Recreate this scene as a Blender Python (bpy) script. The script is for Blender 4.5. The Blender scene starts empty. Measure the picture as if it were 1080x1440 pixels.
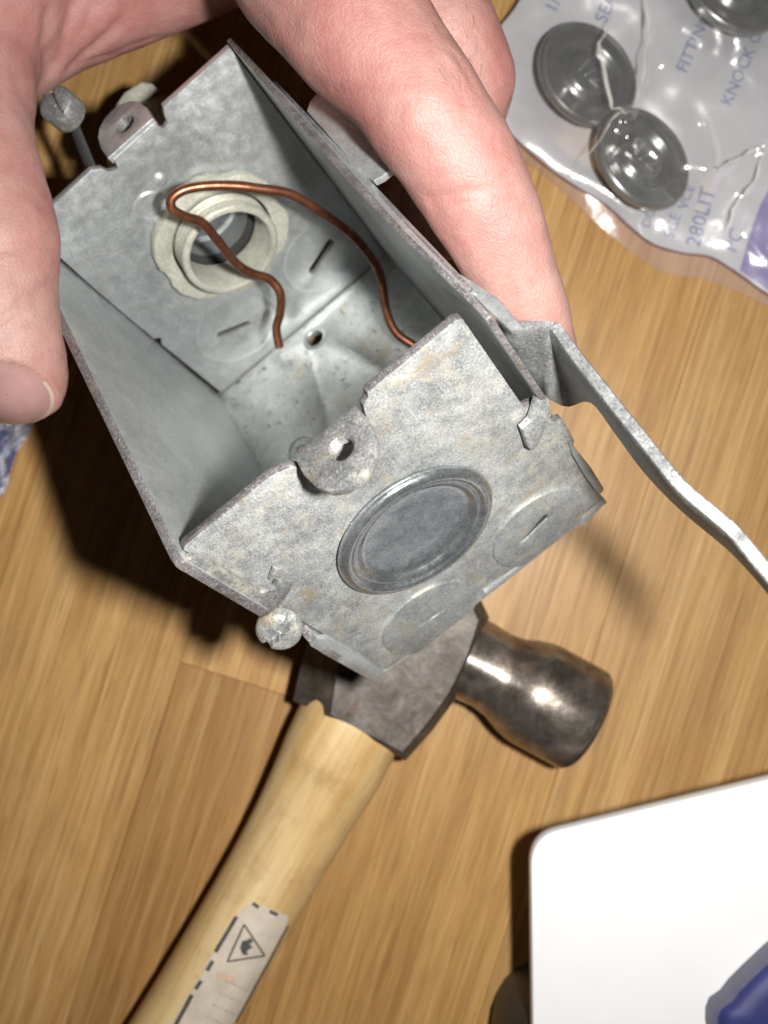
import bpy, bmesh, math, random
import numpy as np
from mathutils import Vector, Matrix, noise as mnoise
from mathutils.bvhtree import BVHTree

random.seed(7)
rng = np.random.default_rng(7)
scene = bpy.context.scene
COL = scene.collection

# ------------------------------------------------------------------ camera, light, exposure
H = 256.0            # camera height above the table, mm
FPX = 1500.0         # focal length in pixels of the 1080 x 1440 photograph
MM = 0.001

def cw(p):           # a point in camera space (x right, y down, z forward, mm) -> world metres
    return Vector((p[0] * MM, -p[1] * MM, (H - p[2]) * MM))

cam_data = bpy.data.cameras.new('camera')
cam = bpy.data.objects.new('camera', cam_data)
COL.objects.link(cam)
cam.location = (0, 0, H * MM)
cam_data.sensor_fit = 'VERTICAL'
cam_data.sensor_height = 36
cam_data.lens = 36 * FPX / 1440
cam_data.clip_start = 0.005
cam_data.clip_end = 20
cam_data.dof.use_dof = True
cam_data.dof.focus_distance = 0.158
cam_data.dof.aperture_fstop = 25
scene.camera = cam

world = bpy.data.worlds.new('World')
scene.world = world
world.use_nodes = True
world.node_tree.nodes['Background'].inputs[0].default_value = (1.0, 0.93, 0.85, 1)
world.node_tree.nodes['Background'].inputs[1].default_value = 0.014

ld = bpy.data.lights.new('camera_flash', 'AREA')
ld.shape = 'RECTANGLE'
ld.size = 0.008
ld.size_y = 0.014
ld.energy = 0.90
ld.color = (1.0, 0.975, 0.94)
flash = bpy.data.objects.new('camera_flash', ld)
flash.location = cw((34, -3, 0))
COL.objects.link(flash)

scene.view_settings.view_transform = 'Standard'
scene.view_settings.look = 'None'
scene.view_settings.exposure = 0.0
scene.view_settings.gamma = 1.0
scene.view_settings.use_curve_mapping = False
scene.cycles.max_bounces = 6
scene.cycles.transparent_max_bounces = 10

# ------------------------------------------------------------------ coordinate helpers
def px(x, y, z):     # photo pixel at distance z (mm) -> camera space
    return np.array([(x - 540) * z / FPX, (y - 720) * z / FPX, z])

BR = np.array([[0.77382376, -0.45475589, -0.44090119],
               [-0.6213746, -0.68002515, -0.38917787],
               [-0.12284297, 0.57511988, -0.80879338]])
BT = np.array([-28.118, 5.538, 147.877])

def b2c(p):          # box space -> camera space
    return BR @ np.array(p, float) + BT

def px_on_box(x, y, axis, val):   # photo pixel -> box space on the plane coordinate[axis] = val
    d = BR.T @ np.array([(x - 540) / FPX, (y - 720) / FPX, 1.0])
    o = -BR.T @ BT
    return o + d * ((val - o[axis]) / d[axis])

# ------------------------------------------------------------------ object helpers
def finish(me, smooth=35):
    if smooth:
        me.shade_smooth()
        me.set_sharp_from_angle(angle=math.radians(smooth))

def mk(name, verts, faces, mat, parent=None, smooth=35, scale=MM, loc=None):
    me = bpy.data.meshes.new(name)
    v = [tuple(c * scale for c in p) for p in verts]
    me.from_pydata(v, [], [tuple(f) for f in faces])
    me.validate()
    bm = bmesh.new(); bm.from_mesh(me)
    bmesh.ops.remove_doubles(bm, verts=bm.verts, dist=1e-7)
    bmesh.ops.recalc_face_normals(bm, faces=bm.faces)
    bm.to_mesh(me); bm.free()
    finish(me, smooth)
    if mat: me.materials.append(mat)
    o = bpy.data.objects.new(name, me)
    COL.objects.link(o)
    if parent: o.parent = parent
    if loc is not None: o.location = loc
    return o

def mkc(name, verts, faces, mat, parent=None, smooth=35, base=None):
    """verts in camera space; base = camera-space origin of the object (or of the parent)"""
    b = cw(base) if base is not None else Vector((0, 0, 0))
    vs = [cw(p) - b for p in verts]
    o = mk(name, vs, faces, mat, parent, smooth, 1.0)
    if parent is None: o.location = b
    return o

def empty(name, base=None, matrix=None):
    o = bpy.data.objects.new(name, None)
    o.empty_display_size = 0.01
    COL.objects.link(o)
    if base is not None: o.location = cw(base)
    if matrix is not None: o.matrix_world = matrix
    return o

def tag(o, label, cat, group=None):
    o['label'] = label; o['category'] = cat
    if group: o['group'] = group
    return o

def curve_mesh(splines, extrude, bevel=0.0, bres=1):
    cu = bpy.data.curves.new('tmp', 'CURVE')
    cu.dimensions = '2D'; cu.fill_mode = 'BOTH'
    cu.extrude = max(extrude - bevel, 0.0)
    cu.bevel_depth = bevel; cu.bevel_resolution = bres; cu.offset = -bevel
    for pts in splines:
        s = cu.splines.new('POLY'); s.points.add(len(pts) - 1)
        for i, p in enumerate(pts): s.points[i].co = (p[0], p[1], 0, 1)
        s.use_cyclic_u = True
    ob = bpy.data.objects.new('tmp', cu); COL.objects.link(ob)
    dg = bpy.context.evaluated_depsgraph_get()
    me = bpy.data.meshes.new_from_object(ob.evaluated_get(dg))
    v = [tuple(x.co) for x in me.vertices]; f = [tuple(p.vertices) for p in me.polygons]
    bpy.data.objects.remove(ob); bpy.data.curves.remove(cu); bpy.data.meshes.remove(me)
    return v, f

def sheet(outline, holes=(), t=1.5, bevel=0.2):
    return curve_mesh([outline] + list(holes), t / 2, bevel)

def text_mesh(body, size, extrude=0.0):
    cu = bpy.data.curves.new('tmp', 'FONT')
    cu.body = body; cu.size = size; cu.align_x = 'CENTER'; cu.align_y = 'CENTER'
    cu.extrude = extrude; cu.resolution_u = 3
    ob = bpy.data.objects.new('tmp', cu); COL.objects.link(ob)
    dg = bpy.context.evaluated_depsgraph_get()
    me = bpy.data.meshes.new_from_object(ob.evaluated_get(dg))
    v = [tuple(x.co) for x in me.vertices]; f = [tuple(p.vertices) for p in me.polygons]
    bpy.data.objects.remove(ob); bpy.data.curves.remove(cu); bpy.data.meshes.remove(me)
    return v, f

def circle(cx, cy, r, n=32, ry=None):
    ry = ry or r
    return [(cx + r * math.cos(2 * math.pi * i / n), cy + ry * math.sin(2 * math.pi * i / n)) for i in range(n)]

def slot(cx, cy, l, w, ang, n=6):
    pts = []
    for s, a0 in ((1, -90), (-1, 90)):
        for i in range(n + 1):
            a = math.radians(a0 + 180 * i / n)
            x = s * (l / 2 - w / 2) + w / 2 * math.cos(a); y = w / 2 * math.sin(a)
            pts.append((cx + x * math.cos(ang) - y * math.sin(ang), cy + x * math.sin(ang) + y * math.cos(ang)))
    return pts

def lathe(profile, n=64, close=True):
    """profile of (r, h) -> verts around the third axis"""
    v, f = [], []
    for r, h in profile:
        for i in range(n):
            a = 2 * math.pi * i / n
            v.append((r * math.cos(a), r * math.sin(a), h))
    m = len(profile)
    for j in range(m - 1):
        for i in range(n):
            k = (i + 1) % n
            f.append((j * n + i, j * n + k, (j + 1) * n + k, (j + 1) * n + i))
    if close:
        f.append(tuple(range(n))[::-1]); f.append(tuple((m - 1) * n + i for i in range(n)))
    return v, f

def frame(origin, axis, ref=(0, 0, 1)):
    a = np.array(axis, float); a /= np.linalg.norm(a)
    r = np.array(ref, float)
    u = r - a * (r @ a)
    if np.linalg.norm(u) < 1e-6: u = np.array([1, 0, 0]) - a * a[0]
    u /= np.linalg.norm(u); w = np.cross(a, u)
    o = np.array(origin, float)
    return lambda p: o + u * p[0] + w * p[1] + a * p[2]

def tube(points, radii, n=12, cap=True, squash=None):
    P = [np.array(p, float) for p in points]
    v, f = [], []
    prev = None
    for i, p in enumerate(P):
        d = P[min(i + 1, len(P) - 1)] - P[max(i - 1, 0)]; d /= np.linalg.norm(d)
        if prev is None:
            u = np.cross(d, [0, 0, 1.0])
            if np.linalg.norm(u) < 1e-3: u = np.cross(d, [0, 1.0, 0])
        else: u = prev - d * (prev @ d)
        u /= np.linalg.norm(u); prev = u; w = np.cross(d, u)
        r = radii[i] if hasattr(radii, '__len__') else radii
        q = squash[i] if squash is not None else 1.0
        for k in range(n):
            a = 2 * math.pi * k / n
            v.append(p + u * r * math.cos(a) + w * r * q * math.sin(a))
    for j in range(len(P) - 1):
        for k in range(n):
            m = (k + 1) % n
            f.append((j * n + k, j * n + m, (j + 1) * n + m, (j + 1) * n + k))
    if cap:
        f.append(tuple(range(n))[::-1]); f.append(tuple((len(P) - 1) * n + k for k in range(n)))
    return v, f

def catmull(P, m=8):
    P = [np.array(p, float) for p in P]
    Q = [2 * P[0] - P[1]] + P + [2 * P[-1] - P[-2]]
    out = []
    for i in range(1, len(Q) - 2):
        for k in range(m):
            t = k / m
            a, b, c, d = Q[i - 1], Q[i], Q[i + 1], Q[i + 2]
            out.append(0.5 * (2 * b + (c - a) * t + (2 * a - 5 * b + 4 * c - d) * t * t + (3 * b - a - 3 * c + d) * t ** 3))
    out.append(P[-1])
    return out

def bvh_of(verts, faces):
    return BVHTree.FromPolygons([Vector(p) for p in verts], [list(f) for f in faces])

def drop(bvh, x, y, off=0.15, zdef=250.0):
    """photo pixel -> point on the surface met there, lifted by off towards the viewer's side"""
    d = Vector(((x - 540) / FPX, (y - 720) / FPX, 1.0)).normalized()
    loc, nor, idx, dist = bvh.ray_cast(Vector((0, 0, 0)), d)
    if loc is None:
        return np.array(px(x, y, zdef)), None
    if nor.dot(d) > 0: nor = -nor
    q = loc + nor * off
    return np.array(q), np.array(nor)

def subdivided(v, f, maxlen):
    bm = bmesh.new()
    vs = [bm.verts.new(p) for p in v]
    for q in f:
        try: bm.faces.new([vs[i] for i in q])
        except ValueError: pass
    bmesh.ops.remove_doubles(bm, verts=bm.verts, dist=1e-4)
    bmesh.ops.triangulate(bm, faces=bm.faces)
    for _ in range(5):
        es = [e for e in bm.edges if e.calc_length() > maxlen]
        if not es: break
        bmesh.ops.subdivide_edges(bm, edges=es, cuts=1)
        bmesh.ops.triangulate(bm, faces=bm.faces)
    bm.verts.index_update()
    V = [tuple(x.co) for x in bm.verts]; F = [tuple(x.index for x in q.verts) for q in bm.faces]
    bm.free()
    return V, F

# ------------------------------------------------------------------ materials
class NT:
    def __init__(s, name):
        s.m = bpy.data.materials.new(name); s.m.use_nodes = True
        s.t = s.m.node_tree; s.n = s.t.nodes; s.l = s.t.links
        s.b = s.n['Principled BSDF']; s.out = s.n['Material Output']
        tc = s.n.new('ShaderNodeTexCoord')
        vm = s.n.new('ShaderNodeVectorMath'); vm.operation = 'SCALE'; vm.inputs['Scale'].default_value = 1000
        s.l.new(tc.outputs['Object'], vm.inputs[0]); s.co = vm.outputs[0]
    def link(s, a, b): s.l.new(a, b)
    def map(s, scale=(1, 1, 1), rot=(0, 0, 0), co=None):
        m = s.n.new('ShaderNodeMapping'); m.inputs['Scale'].default_value = scale; m.inputs['Rotation'].default_value = rot
        s.l.new(co or s.co, m.inputs['Vector']); return m.outputs[0]
    def noise(s, scale, detail=4, rough=0.6, co=None, dist=0.0):
        n = s.n.new('ShaderNodeTexNoise'); n.inputs['Scale'].default_value = scale
        n.inputs['Detail'].default_value = detail; n.inputs['Roughness'].default_value = rough
        n.inputs['Distortion'].default_value = dist
        s.l.new(co or s.co, n.inputs['Vector']); return n.outputs['Fac']
    def voro(s, scale, feature='F1', co=None, out='Distance'):
        n = s.n.new('ShaderNodeTexVoronoi'); n.feature = feature; n.inputs['Scale'].default_value = scale
        s.l.new(co or s.co, n.inputs['Vector']); return n.outputs[out]
    def ramp(s, fac, stops):
        r = s.n.new('ShaderNodeValToRGB'); e = r.color_ramp.elements
        while len(e) < len(stops): e.new(0.5)
        for i, (p, c) in enumerate(stops):
            e[i].position = p
            c = (c, c, c) if not hasattr(c, '__len__') else c
            e[i].color = (*c, 1)
        s.l.new(fac, r.inputs[0]); return r.outputs[0]
    def mix(s, fac, a, b, mode='MIX'):
        m = s.n.new('ShaderNodeMix'); m.data_type = 'RGBA'; m.blend_type = mode
        for v, i in ((fac, 0), (a, 6), (b, 7)):
            if hasattr(v, 'is_output'): s.l.new(v, m.inputs[i])
            elif i == 0: m.inputs[0].default_value = v
            else: m.inputs[i].default_value = (*v, 1)
        return m.outputs[2]
    def math(s, op, a, b=0.0):
        m = s.n.new('ShaderNodeMath'); m.operation = op
        for v, i in ((a, 0), (b, 1)):
            if hasattr(v, 'is_output'): s.l.new(v, m.inputs[i])
            else: m.inputs[i].default_value = v
        return m.outputs[0]
    def bump(s, h, dist_mm, strength=1.0, prev=None):
        b = s.n.new('ShaderNodeBump'); b.inputs['Distance'].default_value = dist_mm * MM
        b.inputs['Strength'].default_value = strength
        s.l.new(h, b.inputs['Height'])
        if prev: s.l.new(prev, b.inputs['Normal'])
        return b.outputs[0]
    def set(s, **k):
        for a, v in k.items():
            i = s.b.inputs[a.replace('_', ' ')]
            if hasattr(v, 'is_output'): s.l.new(v, i)
            else: i.default_value = (*v, 1) if i.type == 'RGBA' else v
        return s

def mat_wood():
    s = NT('oak_strip')
    oi = s.n.new('ShaderNodeObjectInfo')
    sh = s.n.new('ShaderNodeVectorMath'); sh.operation = 'ADD'
    sc = s.math('MULTIPLY', oi.outputs['Random'], 900.0)
    cb = s.n.new('ShaderNodeCombineXYZ')
    for i in range(3): s.link(sc, cb.inputs[i])
    s.link(s.co, sh.inputs[0]); s.link(cb.outputs[0], sh.inputs[1])
    co = sh.outputs[0]
    broad = s.noise(1, 3, 0.55, s.map((0.10, 0.010, 0.1), co=co), 0.6)
    mid = s.noise(1, 4, 0.6, s.map((0.6, 0.014, 0.6), co=co), 0.4)
    fine = s.noise(1, 3, 0.6, s.map((2.2, 0.05, 2.2), co=co))
    pore = s.noise(1, 2, 0.5, s.map((1.5, 0.075, 1.5), co=co))
    c = s.ramp(mid, [(0.30, (0.375, 0.205, 0.068)), (0.5, (0.46, 0.27, 0.098)), (0.70, (0.545, 0.348, 0.145))])
    c2 = s.ramp(broad, [(0.30, (0.80, 0.75, 0.68)), (0.55, (1, 1, 1)), (0.75, (1.08, 1.09, 1.12))])
    c = s.mix(1.0, c, c2, 'MULTIPLY')
    f2 = s.ramp(fine, [(0.35, 0.72), (0.6, 1.06)])
    c = s.mix(0.8, c, f2, 'MULTIPLY')
    pr = s.ramp(pore, [(0.60, 0.0), (0.70, 1.0)])
    c = s.mix(s.math('MULTIPLY', pr, 0.48), c, (0.22, 0.11, 0.03))
    pore2 = s.ramp(s.noise(1, 2, 0.5, s.map((0.62, 0.018, 0.6), (0, 0, 0.03), co=co)), [(0.63, 0.0), (0.72, 1.0)])
    c = s.mix(s.math('MULTIPLY', pore2, 0.4), c, (0.25, 0.125, 0.035))
    spk = s.ramp(s.noise(0.9, 2, 0.5, co=co), [(0.70, 0.0), (0.75, 1.0)])
    c = s.mix(s.math('MULTIPLY', spk, 0.35), c, (0.62, 0.46, 0.27))
    c = s.mix(1.0, c, oi.outputs['Color'], 'MULTIPLY')
    s.set(Base_Color=c, Roughness=s.ramp(fine, [(0.3, 0.5), (0.7, 0.38)]), Specular_IOR_Level=0.35)
    s.set(Normal=s.bump(s.math('SUBTRACT', fine, s.math('MULTIPLY', pr, 0.5)), 0.06, 0.6))
    return s.m

def mat_galv(name, dark, light, stain, flecks=0.0, rough=0.5, metal=0.45, bumpmm=0.06, wave=0.7, spots=0.0):
    s = NT(name)
    big = s.noise(0.09, 5, 0.65)
    midn = s.noise(0.42, 5, 0.7, dist=0.3)
    fine = s.noise(2.6, 4, 0.75)
    sum_ = s.math('ADD', s.math('MULTIPLY', big, 0.36), s.math('ADD', s.math('MULTIPLY', midn, 0.28), s.math('MULTIPLY', fine, 0.56)))
    c = s.ramp(sum_, [(0.49, dark), (0.60, tuple((a * 0.55 + b * 0.45) for a, b in zip(dark, light))), (0.71, light)])
    if flecks:
        fl = s.ramp(s.noise(2.3, 4, 0.85), [(0.55, 0.0), (0.63, 1.0)])
        zone = s.ramp(s.noise(0.10, 3, 0.6), [(0.40, 0.25), (0.55, 1.0)])
        c = s.mix(s.math('MULTIPLY', s.math('MULTIPLY', fl, zone), flecks), c, (0.82, 0.82, 0.79))
        dk = s.ramp(s.noise(1.2, 5, 0.85, dist=0.5), [(0.56, 0.0), (0.66, 1.0)])
        c = s.mix(s.math('MULTIPLY', dk, 0.35), c, (0.075, 0.08, 0.08))
    if flecks > 0.5:
        ck = s.math('MULTIPLY', s.ramp(s.noise(0.16, 5, 0.75, s.map((1.2, 1, 0.9), (0.5, 0.2, 0.8))), [(0.52, 0.0), (0.64, 1.0)]), s.ramp(midn, [(0.4, 0.2), (0.6, 1.0)]))
        c = s.mix(s.math('MULTIPLY', ck, 0.7), c, (0.60, 0.57, 0.46))
    st = s.math('MULTIPLY', s.ramp(s.noise(0.13, 4, 0.7, s.map((1, 1, 1.3))), [(0.56, 0.0), (0.68, 1.0)]), s.ramp(fine, [(0.35, 0.3), (0.65, 1.0)]))
    c = s.mix(s.math('MULTIPLY', st, stain), c, (0.46, 0.34, 0.17))
    if flecks > 0.9:        # long tool scratches on the outer face
        for sc_, rt in (((0.05, 2.2, 2.6), (0.2, 0.75, 0.3)), ((2.4, 1.8, 0.06), (0.5, 0.4, 0.1))):
            ls = s.ramp(s.noise(1, 2, 0.5, s.map(sc_, rt), 0.35), [(0.70, 0.0), (0.74, 1.0)])
            c = s.mix(s.math('MULTIPLY', ls, 0.2), c, (0.80, 0.80, 0.78))
    if spots:
        sp = s.ramp(s.noise(0.5, 4, 0.7, dist=0.3), [(0.60, 0.0), (0.68, 1.0)])
        c = s.mix(s.math('MULTIPLY', sp, spots), c, (0.09, 0.085, 0.07))
    # fine scratches
    scr = s.ramp(s.noise(1, 2, 0.5, s.map((0.12, 3.5, 1.6), (0.4, 0.6, 0.9))), [(0.66, 0.0), (0.70, 1.0)])
    c = s.mix(s.math('MULTIPLY', scr, 0.22), c, (0.55, 0.55, 0.55))
    s.set(Base_Color=c, Metallic=metal, Roughness=s.ramp(midn, [(0.3, rough - 0.10), (0.7, rough + 0.12)]), Specular_IOR_Level=0.4)
    h = s.math('ADD', s.math('MULTIPLY', fine, 0.6), s.math('MULTIPLY', midn, 1.0))
    nb = s.bump(h, bumpmm, 0.8)
    nb = s.bump(big, wave, 0.5, nb)
    s.set(Normal=nb)
    return s.m

def mat_plain(name, color, rough=0.5, metal=0.0, var=0.15, scale=0.4, bump=0.03, spec=0.5, coat=0.0):
    s = NT(name)
    n = s.noise(scale, 5, 0.65)
    lo = tuple(c * (1 - var) for c in color); hi = tuple(min(1, c * (1 + var)) for c in color)
    c = s.ramp(n, [(0.3, lo), (0.7, hi)])
    s.set(Base_Color=c, Roughness=rough, Metallic=metal, Specular_IOR_Level=spec, Coat_Weight=coat)
    s.set(Normal=s.bump(s.noise(scale * 6, 4, 0.7), bump, 0.7))
    return s.m

def mat_skin():
    s = NT('skin')
    big = s.noise(0.055, 4, 0.55)
    mid = s.noise(0.35, 5, 0.65)
    fine = s.noise(3.0, 3, 0.7)
    c = s.ramp(big, [(0.36, (0.345, 0.150, 0.135)), (0.5, (0.375, 0.196, 0.174)), (0.66, (0.39, 0.237, 0.207))])
    c = s.mix(0.55, c, s.ramp(mid, [(0.3, (0.88, 0.76, 0.73)), (0.6, (1.03, 1.03, 1.02))]), 'MULTIPLY')
    c = s.mix(0.35, c, s.ramp(fine, [(0.3, (0.82, 0.74, 0.72)), (0.65, (1.08, 1.08, 1.08))]), 'MULTIPLY')
    wl_ = s.voro(0.33, 'DISTANCE_TO_EDGE', s.map((1.5, 0.55, 1.0), (0, 0, 0.55)))
    c = s.mix(s.math('MULTIPLY', s.ramp(wl_, [(0.0, 1.0), (0.06, 0.0)]), 0.10), c, (0.25, 0.09, 0.08))
    s.set(Base_Color=c, Roughness=s.ramp(mid, [(0.3, 0.46), (0.7, 0.6)]), Specular_IOR_Level=0.4)
    s.set(Subsurface_Weight=0.12, Subsurface_Scale=0.0016, Subsurface_Radius=(1.0, 0.35, 0.2))
    cell = s.voro(0.95, 'DISTANCE_TO_EDGE', s.map((1, 1, 1)))
    cell2 = s.voro(1.9, 'DISTANCE_TO_EDGE', s.map((1.4, 0.8, 1)))
    h = s.math('ADD', s.ramp(cell, [(0.0, 0.0), (0.16, 1.0)]), s.math('MULTIPLY', s.ramp(cell2, [(0.0, 0.0), (0.2, 1.0)]), 0.6))
    nb = s.bump(h, 0.05, 0.55)
    wr = s.voro(0.33, 'DISTANCE_TO_EDGE', s.map((1.5, 0.55, 1.0), (0, 0, 0.55)))
    nb = s.bump(s.ramp(wr, [(0.0, 0.0), (0.10, 1.0)]), 0.025, 0.5, nb)
    nb = s.bump(mid, 0.14, 0.6, nb)
    s.set(Normal=nb)
    return s.m

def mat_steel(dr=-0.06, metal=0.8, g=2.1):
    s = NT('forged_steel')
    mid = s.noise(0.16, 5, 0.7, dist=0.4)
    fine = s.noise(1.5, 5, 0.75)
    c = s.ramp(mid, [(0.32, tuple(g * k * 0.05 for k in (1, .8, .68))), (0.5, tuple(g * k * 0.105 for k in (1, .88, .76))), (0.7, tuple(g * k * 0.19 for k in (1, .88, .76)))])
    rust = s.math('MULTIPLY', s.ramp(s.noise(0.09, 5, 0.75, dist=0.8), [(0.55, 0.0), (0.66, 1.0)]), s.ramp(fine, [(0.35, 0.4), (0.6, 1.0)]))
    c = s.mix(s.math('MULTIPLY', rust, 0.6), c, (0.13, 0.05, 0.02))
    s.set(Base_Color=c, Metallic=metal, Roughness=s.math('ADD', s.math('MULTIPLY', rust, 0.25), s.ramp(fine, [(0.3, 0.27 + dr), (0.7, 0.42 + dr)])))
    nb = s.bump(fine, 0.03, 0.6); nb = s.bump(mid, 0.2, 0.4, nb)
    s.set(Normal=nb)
    return s.m

def mat_hickory():
    s = NT('hickory')
    broad = s.noise(1, 3, 0.55, s.map((0.16, 0.16, 0.012)), 0.5)
    fine = s.noise(1, 3, 0.6, s.map((1.3, 1.3, 0.05)))
    c = s.ramp(broad, [(0.3, (0.50, 0.31, 0.115)), (0.52, (0.62, 0.44, 0.21)), (0.72, (0.72, 0.56, 0.32))])
    c = s.mix(0.5, c, s.ramp(fine, [(0.35, 0.78), (0.6, 1.05)]), 'MULTIPLY')
    dirt = s.ramp(s.noise(0.10, 5, 0.75), [(0.50, 0.0), (0.70, 1.0)])
    c = s.mix(s.math('MULTIPLY', dirt, 0.38), c, (0.32, 0.17, 0.07))
    s.set(Base_Color=c, Roughness=0.42, Specular_IOR_Level=0.4)
    s.set(Normal=s.bump(fine, 0.08, 0.6))
    return s.m

def mat_copper():
    s = NT('copper')
    n = s.noise(0.5, 5, 0.7)
    c = s.ramp(n, [(0.3, (0.13, 0.05, 0.028)), (0.55, (0.28, 0.11, 0.06)), (0.75, (0.46, 0.21, 0.115))])
    s.set(Base_Color=c, Metallic=0.8, Roughness=s.ramp(n, [(0.3, 0.45), (0.7, 0.3)]))
    s.set(Normal=s.bump(s.noise(3, 3, 0.7), 0.04, 0.6))
    return s.m

def mat_film(name, tint, opacity, gloss=0.14, rough=0.12):
    s = NT(name)
    tr = s.n.new('ShaderNodeBsdfTransparent')
    gl = s.n.new('ShaderNodeBsdfGlossy'); gl.inputs['Roughness'].default_value = rough
    gl.inputs['Color'].default_value = (1, 0.99, 0.96, 1)
    df = s.n.new('ShaderNodeBsdfDiffuse'); df.inputs['Color'].default_value = (*tint, 1)
    m1 = s.n.new('ShaderNodeMixShader'); m2 = s.n.new('ShaderNodeMixShader')
    m1.inputs[0].default_value = opacity; m2.inputs[0].default_value = gloss
    s.link(tr.outputs[0], m1.inputs[1]); s.link(df.outputs[0], m1.inputs[2])
    s.link(m1.outputs[0], m2.inputs[1]); s.link(gl.outputs[0], m2.inputs[2])
    s.link(m2.outputs[0], s.out.inputs['Surface'])
    nb = s.bump(s.noise(0.25, 3, 0.5), 0.5, 0.4)
    s.link(nb, gl.inputs['Normal'])
    return s.m

M = {}
M['wood'] = mat_wood()
M['galv'] = mat_galv('galvanised_steel', (0.40, 0.428, 0.435), (0.66, 0.688, 0.685), 0.22, 0.0, 0.38, 0.66, 0.03, 0.35)
M['galv_floor'] = mat_galv('spotted_galvanised_steel', (0.45, 0.47, 0.465), (0.74, 0.76, 0.74), 0.6, 0.0, 0.38, 0.66, 0.04, 0.35, spots=0.85)
M['galv_old'] = mat_galv('weathered_galvanised_steel', (0.20, 0.215, 0.22), (0.66, 0.67, 0.655), 0.8, 1.0, 0.42, 0.46, 0.15, 0.3)
M['pry'] = mat_galv('pressed_galvanised_steel', (0.22, 0.238, 0.245), (0.46, 0.48, 0.48), 0.4, 0.6, 0.42, 0.5, 0.08, 0.25)
M['edge'] = mat_galv('cut_steel_edge', (0.12, 0.125, 0.128), (0.36, 0.365, 0.365), 0.35, 0.6, 0.48, 0.45, 0.12)
M['cut'] = mat_galv('dark_cut_edge', (0.085, 0.075, 0.08), (0.26, 0.245, 0.25), 0.4, 0.5, 0.5, 0.3)
M['seal'] = mat_galv('bright_zinc_plate', (0.26, 0.285, 0.30), (0.54, 0.57, 0.585), 0.0, 0.0, 0.25, 0.85, 0.012, 0.22)
M['zinc'] = mat_galv('cast_zinc', (0.34, 0.34, 0.28), (0.62, 0.62, 0.53), 0.35, 0.0, 0.5, 0.25)
M['copper'] = mat_copper()
M['skin'] = mat_skin()
M['nail'] = mat_plain('nail', (0.32, 0.185, 0.17), 0.32, 0, 0.1, 0.25, 0.02, 0.5)
M['nail_edge'] = mat_plain('nail_free_edge', (0.44, 0.33, 0.27), 0.4, 0, 0.08, 0.3, 0.02)
M['steel'] = mat_steel()
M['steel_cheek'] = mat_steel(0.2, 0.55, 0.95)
M['hickory'] = mat_hickory()
M['paper'] = mat_plain('label_paper', (0.56, 0.49, 0.40), 0.5, 0, 0.14, 0.2, 0.02)
M['ink'] = mat_plain('label_ink', (0.075, 0.072, 0.07), 0.5, 0, 0.4, 0.6, 0.01)
M['ink_faint'] = mat_plain('faded_ink', (0.42, 0.36, 0.31), 0.5, 0, 0.2, 0.6, 0.01)
M['ink_red'] = mat_plain('faded_red_ink', (0.58, 0.40, 0.30), 0.5, 0, 0.2, 0.6, 0.01)
M['white'] = mat_plain('white_plastic', (0.76, 0.76, 0.765), 0.5, 0, 0.02, 0.05, 0.02)
M['black'] = mat_plain('black_plastic', (0.018, 0.018, 0.018), 0.5, 0, 0.2, 0.3, 0.05)
M['blue'] = mat_plain('blue_plastic', (0.02, 0.024, 0.125), 0.55, 0, 0.2, 0.12, 0.05)
M['blue_edge'] = mat_plain('grey_blue_plastic_edge', (0.10, 0.10, 0.15), 0.45, 0, 0.2, 0.12, 0.05)
M['bag'] = mat_plain('milky_plastic', (0.63, 0.625, 0.65), 0.35, 0, 0.07, 0.05, 0.15)
M['bag_violet'] = mat_plain('violet_print', (0.30, 0.26, 0.48), 0.35, 0, 0.1, 0.06, 0.05)
M['bag_ink'] = mat_plain('blue_print', (0.24, 0.27, 0.45), 0.4, 0, 0.25, 0.4, 0.01)
M['bag_seam'] = mat_plain('red_brown_seam', (0.17, 0.055, 0.05), 0.4, 0, 0.3, 0.2, 0.02)
M['film'] = mat_film('clear_film', (0.85, 0.85, 0.9), 0.04, 0.22, 0.2)
M['film_edge'] = mat_film('clear_film_border', (0.66, 0.50, 0.46), 0.30, 0.03, 0.25)
M['gun'] = mat_plain('dark_steel', (0.30, 0.305, 0.295), 0.30, 0.66, 0.15, 0.2, 0.02)
M['gun_mark'] = mat_plain('stamped_steel', (0.48, 0.49, 0.48), 0.3, 0.6, 0.1, 0.2, 0.03)
M['wrap'] = mat_plain('grey_wrapper', (0.42, 0.42, 0.47), 0.25, 0.1, 0.5, 0.25, 0.3)
M['wrap_print'] = mat_plain('blue_wrapper_print', (0.17, 0.18, 0.32), 0.3, 0.0, 0.3, 0.3, 0.1)
M['hair'] = mat_plain('dark_hair', (0.10, 0.05, 0.03), 0.5, 0, 0.2, 1, 0.0)
M['dark'] = mat_plain('painted_shade', (0.03, 0.03, 0.03), 0.7, 0, 0.2, 1, 0.02)  # near-black standing in for shade in slot, groove and throat end; also colours the lug

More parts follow.
